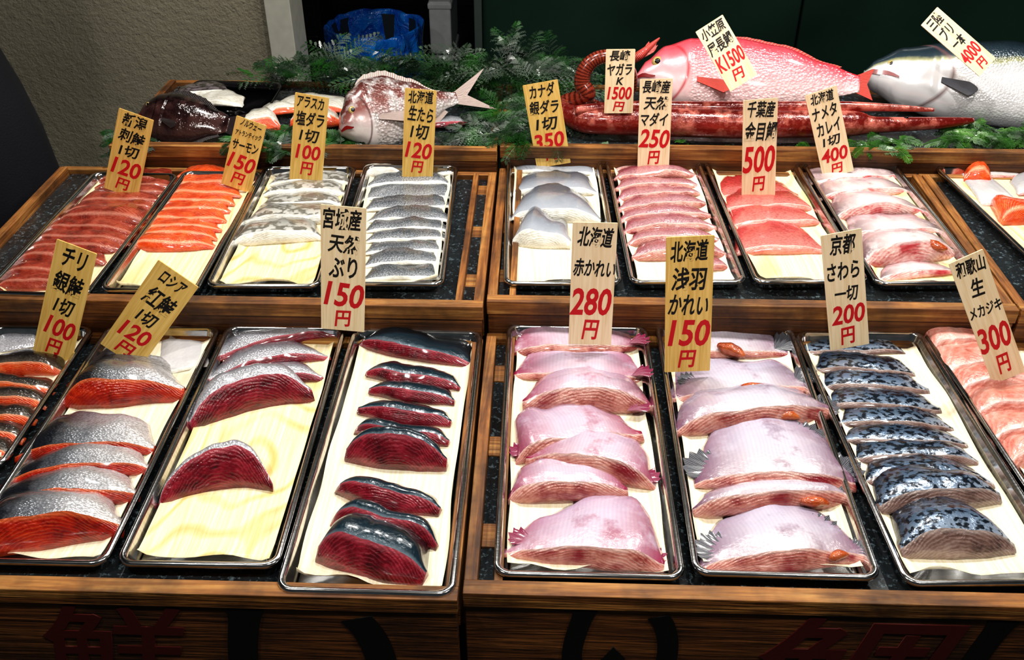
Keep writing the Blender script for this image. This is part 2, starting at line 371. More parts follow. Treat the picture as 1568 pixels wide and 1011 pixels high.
# ---------------------------------------------------------------- fish slices
def add_slice(bm, uvl, pl, pr, H, D, k=.5, lean=.5, bulge=.006, mf=0, ms=1, e=2.3, seed=0., nz=.0035, var=1., fixe=False):
    R = random.Random(int(seed*1000)+11)
    X = (pr-pl); W = X.length; X.normalize()
    X = Matrix.Rotation(R.uniform(-.04, .04)*var, 3, 'Z')@X; Y = _z.cross(X)
    zb = R.uniform(.05, .40); aL, aR = R.uniform(.10, .45), R.uniform(.10, .45)
    k = min(.82, max(.2, k+R.uniform(-.06, .06)*var)); e = e*(1 if fixe else R.uniform(.9, 1.3))
    p62 = R.uniform(.52, .68); bulge = bulge+R.uniform(-.005, .005)*var; lean = lean*R.uniform(.8, 1.2); pw = R.uniform(2.0, 3.2)
    NS, NF, NK = 30, 6, 9; grid = []; meta = []
    for i in range(NS+1):
        u = i/NS; up = .5*u/k if u < k else .5+.5*(u-k)/(1-k); s = 2*up-1
        amin = aL+(aR-aL)*u
        a = max(0, 1-abs(s)**e)**p62; a = (a**3+amin**3)**(1/3)
        a *= 1+.10*var*noise.noise(Vector((u*2.5, seed, 1)))+.035*noise.noise(Vector((u*9, seed, 2)))
        dn = 1+.28*var*noise.noise(Vector((u*2.2, seed, 5)))+.07*noise.noise(Vector((u*8, seed, 6)))
        endc = min(1, 6*min(u, 1-u)+.4)
        fb = -bulge*(1-(2*u-1)**2)
        col = []; mt = []
        for j in range(NF):
            r = j/(NF-1); z = H*a*r; y = fb+lean*z-.005*math.sin(r*math.pi)
            col.append((u, y, z)); mt.append((u, r*.5))
        yt = fb+lean*H*a; Dd = D*max(.22, a)*endc*dn
        for j in range(1, NK+1):
            q = j/NK; y = yt+Dd*q; z = H*a*((1-zb)*(1-q**pw)+zb) + .10*H*a*math.sin(min(1, q*1.6)*math.pi)
            if j == NK: z = 0
            col.append((u, y, z)); mt.append((u, .5+q*.5))
        vs = []
        for (uu, y, z) in col:
            p = pl+X*(W*uu)+Y*y+_z*z
            nv = noise.noise_vector(p*18+Vector((seed, seed*2, 0)))*nz*1.1+noise.noise_vector(p*60)*nz*.3
            if z < 1e-4: nv.z = abs(nv.z)*.3
            vs.append(bm.verts.new(p+nv))
        grid.append(vs); meta.append(mt)
    M = len(grid[0])
    def mk(ids, mi):
        f = bm.faces.new([grid[a][b] for a, b in ids]); f.material_index = mi
        for l, (a, b) in zip(f.loops, ids): l[uvl].uv = meta[a][b]
        return f
    for i in range(NS):
        for j in range(M-1): mk(((i, j), (i+1, j), (i+1, j+1), (i, j+1)), mf if j < NF-1 else ms)
        mk(((i, M-1), (i+1, M-1), (i+1, 0), (i, 0)), mf)
        ed = bm.edges.get((grid[i][NF-1], grid[i+1][NF-1]))
        if ed: ed.smooth = False
    mk([(0, j) for j in range(M)], mf); mk([(NS, j) for j in reversed(range(M))], mf)

def add_fan(bm, uvl, base, d1, d2, L, mi, n=9):
    """fan-shaped fin with a scalloped edge"""
    c = bm.verts.new(base); mid = []; out = []
    for i in range(n+1):
        t = i/n; d = (d1*(1-t)+d2*t).normalized(); ll = L*(.8+.25*math.sin(t*math.pi)) * (1 if i % 2 else .9)
        mid.append(bm.verts.new(base+d*ll*.5+_z*.003*((i % 2)*2-1))); out.append(bm.verts.new(base+d*ll+_z*.002*((i % 2)*2-1)))
    for i in range(n):
        f = bm.faces.new((c, mid[i], mid[i+1])); f.material_index = mi
        for l, uv in zip(f.loops, ((i/n, 0), (i/n, .5), ((i+1)/n, .5))): l[uvl].uv = uv
        f = bm.faces.new((mid[i], out[i], out[i+1], mid[i+1])); f.material_index = mi
        for l, uv in zip(f.loops, ((i/n, .5), (i/n, 1), ((i+1)/n, 1), ((i+1)/n, .5))): l[uvl].uv = uv

def add_blob(bm, uvl, c, rx, ry, rz, rot, mi, seed=0, n=14, mm=9):
    rings = []
    R = Matrix.Rotation(rot, 3, 'Z')
    for i in range(n+1):
        t = i/n; a = math.pi*t; ring = []
        for j in range(mm):
            b = 2*math.pi*j/mm
            p = Vector((-rx*math.cos(a), ry*math.sin(a)*math.cos(b)+rx*.25*math.sin(a), rz*math.sin(a)*math.sin(b)))
            p = R@p+c; p += noise.noise_vector(p*60+Vector((seed, 0, 0)))*ry*.35; ring.append(bm.verts.new(p))
        rings.append(ring)
    for i in range(n):
        for j in range(mm):
            f = bm.faces.new((rings[i][j], rings[i][(j+1) % mm], rings[i+1][(j+1) % mm], rings[i+1][j])); f.material_index = mi
            for l, uv in zip(f.loops, ((i/n, .1), (i/n, .3), ((i+1)/n, .3), ((i+1)/n, .1))): l[uvl].uv = uv

def pieces(name, lst, z, mats, lean=.5, bulge=.006, e=2.3, extra=None, nz=.0035, dm=1.25, var=1.):
    bm = bmesh.new(); uvl = bm.loops.layers.uv.new('UVMap')
    for n, s in enumerate(lst):
        xl, yl, xr, yr, fp, sp = s[:6]; k = s[6] if len(s) > 6 else .5
        pl, pr = onz(xl, yl, z), onz(xr, yr, z); c = (pl+pr)/2; S = pxscale(c)
        el = math.atan2(CAM.z-z, math.hypot(c.x, c.y)); ce, se = math.cos(el), math.sin(el)
        H = 1.12*fp/((ce+lean*se)*S); D = dm*(sp+.35*H*ce*S)/(se*S)
        mi = s[7] if len(s) > 7 and s[7] else (0, 1)
        ee = s[8] if len(s) > 8 else e
        add_slice(bm, uvl, pl, pr, H, D, k, lean, bulge, mi[0], mi[1], ee, seed=n*3.7+len(name), nz=nz, var=var, fixe=len(s) > 8)
    if extra: extra(bm, uvl)
    return finish(bm, name, mats)
zf, zm = .7295, .7895

pieces('yellowtail_blue_back_slices', [(552, 532, 726, 564, 20, 32, .3), (562, 577, 705, 596, 18, 15, .4), (565, 604, 697, 622, 18, 13, .45), (549, 634, 693, 652, 20, 14, .45),
    (543, 664, 688, 684, 24, 14, .45), (530, 706, 683, 722, 50, 5, .5), (515, 756, 673, 792, 30, 14, .4), (507, 804, 667, 844, 38, 15, .4), (482, 862, 650, 896, 52, 42, .36)], zf, [F_red, S_blue], bulge=.012, var=.7, e=2.8)
pieces('yellowtail_silver_back_slices', [(328, 560, 527, 517, 17, 22, .5), (315, 594, 508, 554, 18, 22), (303, 622, 495, 582, 18, 22), (293, 660, 482, 616, 46, 22, .62), (243, 775, 418, 748, 58, 5, .72, None, 1.8)], zf, [F_red, S_silver], bulge=-.016)
def ff(bm, uvl):
    for u, v, zz in ((985, 540, .02), (990, 590, .02), (790, 705, .01), (1000, 745, .01), (1010, 868, .005), (790, 840, .01), (985, 640, .015)):
        p = onz(u, v, zf)+_z*zz; sx = 1 if u > 880 else -1
        add_fan(bm, uvl, p+Vector((-.028*sx, 0, 0)), Vector((sx*.6, 1, .05)), Vector((sx, -.1, 0)), .042, 2)
pieces('red_flatfish_pieces', [(785, 545, 988, 538, 16, 50, .35, None, 3.0), (787, 580, 990, 586, 14, 44, .4, None, 2.6), (800, 630, 1000, 634, 36, 36, .5, None, 2.4), (790, 712, 985, 676, 30, 50, .35, None, 2.6),
    (805, 714, 1003, 754, 40, 58, .5, None, 1.8), (778, 770, 960, 760, 30, 34, .35), (768, 852, 1018, 874, 34, 88, .76, None, 1.6)], zf, [F_pink, S_flat, Fin_mag], bulge=.008, e=2.2, extra=ff, var=.8)
def f6(bm, uvl):
    for u, v, sx, L in ((1212, 545, 1, .05), (1245, 595, 1, .045), (1040, 600, -1, .035), (1272, 645, 1, .05), (1075, 742, -1, .06), (1300, 748, 1, .06), (1308, 772, 1, .03), (1085, 868, -1, .05), (1335, 862, 1, .03), (1250, 690, 1, .05), (1275, 835, 1, .045)):
        p = onz(u, v, zf)+_z*.010
        add_fan(bm, uvl, p+Vector((-.032*sx, .006, 0)), Vector((sx*.2, 1, .1)), Vector((sx, .0, 0)), L*1.1, 2, 12)
    for i, (u, v, a, b, r) in enumerate(((1118, 538, .026, .011, -.5), (1158, 598, .030, .010, 0), (1120, 604, .015, .007, .3), (1205, 640, .022, .009, .1), (1262, 722, .014, .008, .8), (1248, 772, .022, .008, 0), (1285, 852, .014, .008, .3))):
        add_blob(bm, uvl, onz(u, v, zf+.02), a, b, b, r, 3, i)
pieces('shallow_flatfish_pieces', [(1018, 548, 1212, 550, 12, 50, .5, None, 3.0), (1030, 615, 1248, 598, 14, 46, .55, None, 2.4), (1032, 668, 1276, 644, 36, 40, .5, None, 2.2), (1064, 748, 1306, 752, 32, 90, .55, None, 1.7),
    (1058, 794, 1306, 774, 34, 20, .45, None, 3.), (1075, 874, 1330, 864, 28, 78, .5, None, 1.8)], zf, [F_pink, S_flat2, Fin_grey, roeM], bulge=.008, e=1.9, extra=f6, var=.8)
pieces('spanish_mackerel_slices', [(1225, 542, 1390, 542, 8, 30, .5), (1250, 570, 1402, 574, 12, 26, .45), (1256, 596, 1422, 602, 12, 26, .45), (1262, 624, 1440, 629, 12, 26, .45), (1284, 652, 1462, 660, 12, 28, .45),
    (1286, 678, 1480, 686, 12, 26, .45), (1302, 708, 1502, 712, 16, 28, .45), (1322, 744, 1520, 746, 22, 30, .45), (1345, 790, 1536, 776, 34, 44, .5), (1378, 854, 1556, 850, 42, 58, .52)], zf, [F_grey, S_mack], bulge=.006, e=2.6, dm=1.15, var=.7)
pieces('swordfish_fillets', [(1428, 548, 1520, 540, 26, 40, .5), (1445, 585, 1560, 572, 24, 30, .5), (1468, 612, 1600, 600, 26, 26), (1490, 650, 1630, 636, 30, 26), (1520, 690, 1660, 676, 30, 26), (1545, 722, 1700, 712, 30, 26)], zf, [F_sword, F_sword], e=4, bulge=.003)
pieces('sockeye_salmon_slices', [(240, 572, 320, 560, 6, 74, .3, (2, 3), 1.5), (105, 592, 262, 592, 18, 36, .35), (97, 628, 285, 612, 42, 24, .35), (25, 708, 238, 690, 22, 40, .5), (0, 748, 232, 724, 26, 34, .5), (-25, 794, 215, 768, 30, 36, .5), (-45, 858, 188, 826, 52, 46, .36)],
    zf, [F_sal, S_salmon, F_wht, S_bel], bulge=.004, e=2.2, var=.8)
pieces('silver_salmon_slices', [(-30, 540, 62, 528, 6, 42, .5, (2, 2)), (-40, 568, 100, 576, 20, 14, .6), (-52, 594, 86, 602, 20, 14, .6), (-65, 620, 72, 626, 20, 14, .6), (-80, 646, 54, 652, 20, 14, .6), (-95, 672, 38, 678, 20, 14, .6), (-110, 698, 16, 702, 22, 14, .6)],
    zf, [F_org, S_dark, S_silver], bulge=.01)
# middle tier
pieces('trout_salmon_slices', [(150, 282, 268, 278, 10, 12, .4), (142, 292, 264, 288, 9, 10, .4), (133, 304, 256, 299, 10, 9, .4), (120, 315, 246, 311, 11, 9, .4), (106, 327, 236, 324, 11, 9, .4), (90, 342, 228, 344, 16, 10, .45), (70, 354, 212, 360, 12, 9, .4), (54, 370, 200, 376, 12, 9, .4),
    (40, 385, 186, 390, 13, 9, .4), (22, 402, 164, 407, 14, 9, .4), (8, 422, 134, 427, 15, 9, .4), (-8, 446, 108, 448, 16, 9, .4)], zm, [F_tr, F_tr], bulge=.006, dm=1.6, e=3)
pieces('atlantic_salmon_slices', [(268, 276, 345, 274, 10, 12), (258, 289, 380, 288, 12, 11, .4), (252, 302, 370, 301, 11, 10, .4), (244, 315, 360, 314, 11, 10, .4), (235, 329, 352, 328, 12, 10, .4), (222, 343, 346, 342, 12, 10, .4), (210, 356, 340, 355, 12, 10, .4), (204, 369, 334, 368, 12, 10, .4), (198, 384, 328, 382, 15, 9, .4)],
    zm, [F_org, F_org], bulge=.006, dm=1.6, e=3)
pieces('salted_cod_slices', [(415, 270, 540, 266, 8, 12), (412, 286, 538, 282, 10, 14), (402, 304, 532, 300, 12, 14), (392, 323, 530, 317, 13, 14), (376, 347, 526, 340, 16, 18), (358, 378, 494, 370, 20, 20)], zm, [F_wht, S_codw], bulge=.004, dm=1.5, e=3)
pieces('fresh_cod_slices', [(552, 272, 612, 270, 12, 18, .5, (0, 0)), (664, 268, 700, 270, 6, 12), (560, 288, 692, 284, 8, 14), (556, 306, 694, 300, 6, 28), (560, 324, 692, 318, 7, 16), (560, 340, 690, 336, 7, 14), (560, 356, 688, 352, 7, 14), (560, 372, 686, 370, 7, 14), (558, 390, 682, 386, 7, 14), (556, 410, 680, 404, 7, 18), (556, 430, 674, 428, 7, 20)],
    zm, [F_wht, S_grey], bulge=.004, dm=1.5, e=3.2)
pieces('sablefish_slices', [(782, 264, 912, 268, 6, 24), (786, 298, 916, 302, 12, 26), (783, 338, 918, 342, 20, 30, .45), (785, 376, 874, 380, 26, 28, .35)], zm, [F_wht, S_sab], bulge=.004, dm=1.4, e=2.8)
pieces('red_sea_bream_slices', [(938, 262, 1062, 258, 10, 12), (940, 278, 1068, 272, 12, 10), (942, 294, 1072, 286, 12, 10), (944, 310, 1076, 302, 12, 10), (944, 326, 1082, 318, 13, 10), (948, 342, 1088, 334, 13, 10), (952, 360, 1096, 352, 14, 11), (960, 378, 1102, 370, 15, 11), (968, 400, 1112, 394, 17, 12), (1070, 418, 1118, 412, 10, 12)],
    zm, [F_pink, S_pinksk], bulge=.004, dm=1.4, e=2.6)
pieces('splendid_alfonsino_slices', [(1098, 302, 1222, 300, 8, 22), (1108, 324, 1245, 322, 12, 20), (1118, 350, 1258, 346, 12, 24), (1128, 392, 1262, 388, 14, 36, .45)], zm, [F_alf, S_red], bulge=.004, dm=1.4)
pieces('flounder_cutlets', [(1240, 284, 1375, 272, 10, 22, .4), (1256, 308, 1392, 298, 14, 20, .45), (1278, 338, 1412, 326, 20, 16, .45), (1298, 362, 1440, 354, 12, 24, .5), (1322, 410, 1462, 396, 34, 22, .5), (1345, 430, 1460, 418, 12, 10, .5)], zm, [F_wp, S_cut, roeM], bulge=.006,
    extra=lambda bm, uvl: [add_blob(bm, uvl, onz(1425, 378, zm+.03), .03, .011, .011, -.3, 2, 3)])
pieces('assorted_fish_offcuts', [(1475, 278, 1520, 284, 22, 12, .5, (2, 2)), (1505, 314, 1560, 312, 8, 40, .6), (1500, 272, 1570, 270, 6, 20), (1535, 345, 1600, 342, 24, 14, .5, (2, 2)), (1560, 300, 1640, 296, 10, 22)], zm, [F_wp, S_bel, F_org])

# ---------------------------------------------------------------- whole fish
def interp(pts, t):
    for (a, va), (b, vb) in zip(pts[:-1], pts[1:]):
        if t <= b:
            x = (t-a)/(b-a); x = x*x*(3-2*x)*.6+x*.4; return va+(vb-va)*x
    return pts[-1][1]
def whole_fish(name, head, tail, H, T, tilt, top, bot, mats, gill=.24, tailL=.14, tailH=.3, dors=(.3, .85, .05), anal=(.62, .85, .04), pect=(.30, .4, .12), eye=(.11, .62, .018), mouth=True, curve=0., fork=.45):
    X = (tail-head); L = X.length; X.normalize(); Y0 = _z.cross(X).normalized(); Zv = X.cross(Y0)
    a = math.radians(tilt); Z = Zv*math.cos(a)+Y0*math.sin(a); Y = Y0*math.cos(a)-Zv*math.sin(a)
    def P(t, z, y): return head+X*(t*L)+Z*(z*H+curve*math.sin(t*math.pi)*L)+Y*y
    bm = bmesh.new(); uvl = bm.loops.layers.uv.new('UVMap'); NT, NR = 90, 30; g = []; uvs = []
    def th(t):
        v = T*max(.04, math.sin(min(1, t*1.02+.02)**.62*math.pi))**.75
        if t > gill: v *= .93
        return v
    for i in range(NT+1):
        t = i/NT; zt, zb = interp(top, t), interp(bot, t); zm_, hh = (zt+zb)/2, (zt-zb)/2; y = th(t); r = []; ur = []
        for j in range(NR):
            b = 2*math.pi*j/NR; cz, cy = math.sin(b), math.cos(b)
            r.append(bm.verts.new(P(t, zm_+hh*cz, y*math.copysign(abs(cy)**.85, cy)))); ur.append((t, .5+.5*cz))
        g.append(r); uvs.append(ur)
    for i in range(NT):
        for j in range(NR):
            k = (j+1) % NR; f = bm.faces.new((g[i][j], g[i+1][j], g[i+1][k], g[i][k]))
            for l, uv in zip(f.loops, (uvs[i][j], uvs[i+1][j], uvs[i+1][k], uvs[i][k])): l[uvl].uv = uv
    bm.faces.new(g[0]); bm.faces.new(list(reversed(g[-1])))
    def strip(inner, outer, mi):
        n = len(inner)
        for off in (.0012, -.0012):
            A = [bm.verts.new(p+Y*off) for p in inner]; B = [bm.verts.new(p+Y*off*.4) for p in outer]
            for i in range(n-1):
                f = bm.faces.new((A[i], A[i+1], B[i+1], B[i])); f.material_index = mi
                for l, uv in zip(f.loops, ((i/n, 0), ((i+1)/n, 0), ((i+1)/n, 1), (i/n, 1))): l[uvl].uv = uv
    n = 22
    t0, t1, h = dors; inn = []; out = []
    for i in range(n+1):
        t = t0+(t1-t0)*i/n; zt = interp(top, t); inn.append(P(t, zt-.02, 0)); s = math.sin(min(1, (i/n)*1.1+.12)*math.pi)**.5 if i < n else .1
        out.append(P(t+.02, zt+h*s*(1 if i % 2 else .8), 0))
    strip(inn, out, 1)
    t0, t1, h = anal; inn = []; out = []
    for i in range(9):
        t = t0+(t1-t0)*i/8; zb = interp(bot, t); inn.append(P(t, zb+.02, 0)); s = 1-i/8*.7
        out.append(P(t+.03, zb-h*s, 0))
    strip(inn, out, 1)
    inn = []; out = []; zt, zb = interp(top, 1), interp(bot, 1); tl = tailL
    for i in range(17):
        q = i/16; z = zb+(zt-zb)*q; inn.append(P(.985, z, 0)); zz = (zb+zt)/2+(q-.5)*tailH*2
        out.append(P(1+tl*((1-fork)+fork*abs(2*q-1)), zz, 0))
    strip(inn, out, 1)
    for sgn in (-1, 1):
        t, fz, fl = pect; zt, zb = interp(top, t), interp(bot, t); zc = zb+(zt-zb)*fz
        inn = [P(t, zc+.03*(q-3)/3, sgn*th(t)*1.0) for q in range(7)]
        out = [P(t+fl*(.75+.25*math.sin(q/6*math.pi)), zc-.12+.16*(q/6)-.05, sgn*(th(t)*1.05+.004)) for q in range(7)]
        strip(inn, out, 1)
        t, ez, er = eye; zt, zb = interp(top, t), interp(bot, t); c = P(t, zb+(zt-zb)*ez, sgn*th(t)*.86)
        for rr_, mi, dd in ((er, 2, 0), (er*.58, 3, er*.28)):
            ms = Matrix.Translation(c+Y*sgn*dd) @ Matrix((X, Z, Y)).transposed().to_4x4() @ Matrix.Diagonal((1, 1, .5, 1))
            ret = bmesh.ops.create_uvsphere(bm, u_segments=16, v_segments=10, radius=rr_, matrix=ms)
            for v in ret['verts']:
                for f in v.link_faces: f.material_index = mi
    if mouth:
        for sgn in (-1, 1):
            inn = []; out = []
            for q in range(7):
                t = .004+.09*q/6; zt, zb = interp(top, t), interp(bot, t); z = zb+(zt-zb)*(.45-.12*q/6)
                w = (.10*(1-q/6)+.015)*(zt-zb); y = sgn*(th(t)*1.0+.0012); inn.append(P(t, z-w, y)); out.append(P(t, z+w, y))
            A = [bm.verts.new(p) for p in inn]; B = [bm.verts.new(p) for p in out]
            for q in range(6): f = bm.faces.new((A[q], A[q+1], B[q+1], B[q])); f.material_index = 4
    return finish(bm, name, mats)
whole_fish('red_snapper', onz(972, 120, .895), onz(1316, 130, .91), .195, .055, 38,
    [(0, .02), (.05, .22), (.13, .42), (.25, .53), (.45, .55), (.65, .46), (.85, .26), (1, .12)], [(0, -.08), (.08, -.2), (.2, -.36), (.35, -.44), (.55, -.40), (.75, -.28), (.9, -.16), (1, -.10)],
    [W_snap, Fin_red, eyeW, eyeK, mouthM], gill=.25, tailL=.06, tailH=.2, dors=(.28, .9, .03), eye=(.10, .66, .014), pect=(.28, .36, .16))
whole_fish('yellowtail_whole_fish', onz(1322, 112, .905), onz(1890, 160, .905), .22, .065, 42,
    [(0, .02), (.03, .16), (.1, .32), (.25, .44), (.4, .5), (.6, .42), (.85, .16), (1, .06)], [(0, -.10), (.04, -.2), (.12, -.36), (.25, -.46), (.45, -.48), (.65, -.34), (.88, -.1), (1, -.05)],
    [W_yt, Fin_grey, eyeW, eyeK, mouthM], gill=.19, tailL=.16, dors=(.42, .88, .05), eye=(.07, .6, .011), pect=(.21, .38, .10))
whole_fish('sea_bream', onz(518, 198, .862), onz(700, 150, .885), .175, .042, 35,
    [(0, .0), (.06, .22), (.16, .44), (.3, .56), (.45, .55), (.65, .38), (.85, .16), (1, .09)], [(0, -.1), (.08, -.22), (.2, -.36), (.35, -.42), (.55, -.36), (.75, -.2), (.9, -.1), (1, -.08)],
    [W_brm, Fin_pale, eyeW, eyeK, mouthM], gill=.27, tailL=.30, tailH=.3, dors=(.22, .86, .07), anal=(.6, .86, .10), eye=(.13, .66, .010), pect=(.3, .4, .3), fork=.7)
whole_fish('dark_rockfish', onz(218, 178, .862), onz(350, 192, .862), .13, .04, 48,
    [(0, .05), (.06, .30), (.2, .46), (.4, .5), (.6, .42), (.85, .26), (1, .16)], [(0, -.14), (.08, -.32), (.2, -.44), (.4, -.48), (.6, -.40), (.85, -.22), (1, -.14)],
    [W_drk, Fin_drk, eyeW, eyeK, mouthM], gill=.33, tailL=.16, tailH=.24, dors=(.2, .95, .10), anal=(.55, .9, .1), eye=(.12, .7, .006), pect=(.34, .35, .2), fork=.1)

# cornetfish: long tapering tube with the thin tail coiled up at the left
def tube(bm, uvl, pts, rads, mi, nr=16, sub=8, flat=1.0):
    P = []; R = []
    n = len(pts)
    for i in range(n-1):
        p0 = pts[max(i-1, 0)]; p1 = pts[i]; p2 = pts[i+1]; p3 = pts[min(i+2, n-1)]
        for j in range(sub):
            t = j/sub; t2 = t*t; t3 = t2*t
            P.append(.5*((2*p1)+(-p0+p2)*t+(2*p0-5*p1+4*p2-p3)*t2+(-p0+3*p1-3*p2+p3)*t3)); R.append(rads[i]+(rads[i+1]-rads[i])*t)
    P.append(pts[-1]); R.append(rads[-1]); rings = []; N = len(P)
    for i in range(N):
        d = (P[min(i+1, N-1)]-P[max(i-1, 0)]).normalized(); s = d.cross(Vector((0, -.5, .85))); s = s.normalized() if s.length > .05 else Vector((0, 1, 0))
        up = s.cross(d).normalized()
        rings.append([bm.verts.new(P[i]+s*R[i]*math.cos(2*math.pi*j/nr)+up*R[i]*flat*math.sin(2*math.pi*j/nr)) for j in range(nr)])
    for i in range(N-1):
        for j in range(nr):
            k = (j+1) % nr; f = bm.faces.new((rings[i][j], rings[i][k], rings[i+1][k], rings[i+1][j])); f.material_index = mi
            vv = [.5+.5*math.sin(2*math.pi*q/nr) for q in (j, j+1, j+1, j)]
            for l, (uu, v_) in zip(f.loops, ((i/N, vv[0]), (i/N, vv[1]), ((i+1)/N, vv[2]), ((i+1)/N, vv[3]))): l[uvl].uv = (uu, v_)
    bm.faces.new(rings[0]); bm.faces.new(list(reversed(rings[-1])))
bm = bmesh.new(); uvl = bm.loops.layers.uv.new('UVMap')
hp = [(1490, 184, .872), (1440, 188, .868), (1340, 191, .866), (1300, 189, .866), (1150, 190, .866), (1000, 186, .866), (900, 184, .866), (862, 172, .868)]
tube(bm, uvl, [onz(*p) for p in hp], [.006, .014, .019, .030, .034, .034, .031, .022], 0)
yc = 2.19; ring = []; cx, cy, r_ = 930, 124, 38
for i in range(15):
    a = math.radians(215-i*29); u = cx+r_*1.02*math.cos(a); v = cy-r_*math.sin(a); ring.append(ony(u, v, yc+.006*i))
tube(bm, uvl, [onz(862, 172, .868), onz(866, 158, .875)]+ring, [.022, .021]+[.0205-.0011*i for i in range(15)], 1)
tube(bm, uvl, [onz(p[0], p[1], p[2]) for p in ((1430, 168, .895), (1300, 163, .895), (1100, 165, .893), (960, 164, .895), (880, 168, .895))], [.004, .012, .015, .015, .010], 0)
add_blob(bm, uvl, onz(1388, 182, .88), .006, .005, .005, 0, 2)
finish(bm, 'red_cornetfish', [W_crn, W_coil, eyeK])
bm = bmesh.new(); uvl = bm.loops.layers.uv.new('UVMap')
add_fan(bm, uvl, onz(975, 92, .92), Vector((.4, .6, .5)), Vector((1, .5, .35)), .07, 0, 10)
tube(bm, uvl, [onz(965, 95, .90), onz(980, 84, .93), onz(1010, 58, .96)], [.008, .012, .002], 0)
finish(bm, 'red_fish_tail_piece', [Fin_red])

# back tier left: small black dish with monkfish piece, salmon steaks
bm = bmesh.new(); C = onz(345, 150, .86); lp = []
for ins, zz in ((.02, .0), (.006, .015), (0, .017), (.002, .012)):
    lp.append([bm.verts.new((x, y, zz)) for x, y in rr(.235-2*ins, .20-2*ins, .02)])
bm.faces.new(lp[0])
for a_, b_ in zip(lp[:-1], lp[1:]):
    for i in range(len(a_)): bm.faces.new((a_[i], a_[(i+1) % len(a_)], b_[(i+1) % len(a_)], b_[i]))
o = finish(bm, 'black_serving_dish', [plain('black_lacquer', (18, 16, 18), .2, 0, .7)], recenter=False); o.location = (C.x, C.y+.02, .834); o.rotation_euler = (math.radians(5), 0, -.06)
pieces('monkfish_pieces', [(268, 148, 350, 142, 7, 14, .4, (0, 1)), (285, 158, 372, 162, 8, 18, .6, (0, 0), 1.4)], .852, [F_wht, skin('monkfish_dark_skin', [(0, (60, 50, 60)), (.4, (20, 16, 22)), (1, (10, 10, 12))], spots=((120, 110, 116), 60)), F_red], nz=.003)
pieces('salmon_steaks', [(368, 206, 432, 200, 20, 14, .5), (400, 178, 470, 170, 10, 12, .5), (418, 164, 530, 172, 10, 14, .5, (0, 1)), (445, 196, 524, 192, 22, 14, .4)], .838, [F_org, F_wht], e=2.6)
pieces('fish_fillet_piece', [(648, 196, 720, 190, 8, 12, .5)], .832, [F_red, S_silver])

# ---------------------------------------------------------------- conifer garnish
def greens(name, regions, mat):
    bm = bmesh.new()
    def leaf(p, d, s, L, w):
        a = bm.verts.new(p); b = bm.verts.new(p+d*L*.5+s*w); c = bm.verts.new(p+d*L); e = bm.verts.new(p+d*L*.5-s*w); bm.faces.new((a, b, c, e))
    for (u0, u1, v0, v1, z, cnt, L, upw, dy) in regions:
        for _ in range(cnt):
            base = onz(random.uniform(u0, u1), random.uniform(v0, v1), z)
            az = random.uniform(0, 2*math.pi); d = Vector((math.cos(az), math.sin(az)*.6+dy, random.uniform(.0, upw))).normalized()
            LL = L*random.uniform(.6, 1.2); s = d.cross(_z+Vector((random.uniform(-.9, .9), random.uniform(-1.2, .3), 0))).normalized(); nn = 9
            prev = base
            for i in range(nn):
                t = (i+1)/nn; p = base+d*LL*t-_z*(.3*LL*t*t); dd = (p-prev).normalized(); leaf(prev, dd, s, (p-prev).length*1.2, .001)
                bl = LL*.36*(1-t*.75)*random.uniform(.7, 1.2)
                for sg in (-1, 1):
                    sd = (dd*1.1+s*sg+_z*random.uniform(-.25, .25)).normalized(); q = p; kk = 5
                    for k in range(kk):
                        tt = (k+1)/kk; q2 = p+sd*bl*tt-_z*bl*.3*tt*tt; s2 = sd.cross(s.cross(d)).normalized()
                        leaf(q, sd, s2, bl/kk*1.3, .0010)
                        for g_ in (-1, 1): leaf(q2, (sd*1.2+s2*g_*.8).normalized(), s2, .0085*(1.15-tt*.6), .0008)
                        q = q2
                prev = p
    return finish(bm, name, [mat], smooth=False)
m = MB('cypress_green', .45, 0, .15); n = m.noise(m.ob, 14, 3)
m.base(m.ramp(n, [(.3, (3, 20, 7)), (.5, (10, 48, 14)), (.72, (40, 100, 26))])); greenM = m.m
m = MB('cedar_green', .45, 0, .15); n = m.noise(m.ob, 18, 3)
m.base(m.ramp(n, [(.3, (14, 46, 8)), (.5, (40, 90, 18)), (.72, (84, 138, 40))])); greenL = m.m
greens('cypress_branch_garnish', [
    (455, 600, 98, 124, .86, 90, .14, .8, .1), (590, 870, 104, 135, .86, 170, .14, .8, .1), (745, 860, 140, 215, .85, 120, .09, .4, -.3), (720, 830, 90, 125, .90, 40, .13, .9, 0),
    (400, 450, 195, 235, .84, 30, .06, .4, -.2), (440, 540, 205, 222, .84, 30, .06, .3, -.2), (690, 745, 190, 222, .84, 30, .06, .4, -.2), (385, 460, 108, 122, .86, 16, .08, .7, 0), (170, 240, 205, 235, .84, 16, .05, .4, 0), (340, 400, 205, 228, .84, 16, .05, .4, 0)], greenM)
greens('cedar_leaf_garnish', [(1450, 1600, 196, 214, .85, 70, .06, .3, -.2), (1310, 1400, 212, 228, .845, 30, .05, .3, -.3), (900, 1300, 214, 222, .835, 10, .03, .2, -.2), (750, 800, 205, 220, .84, 16, .05, .3, -.2)], greenL)

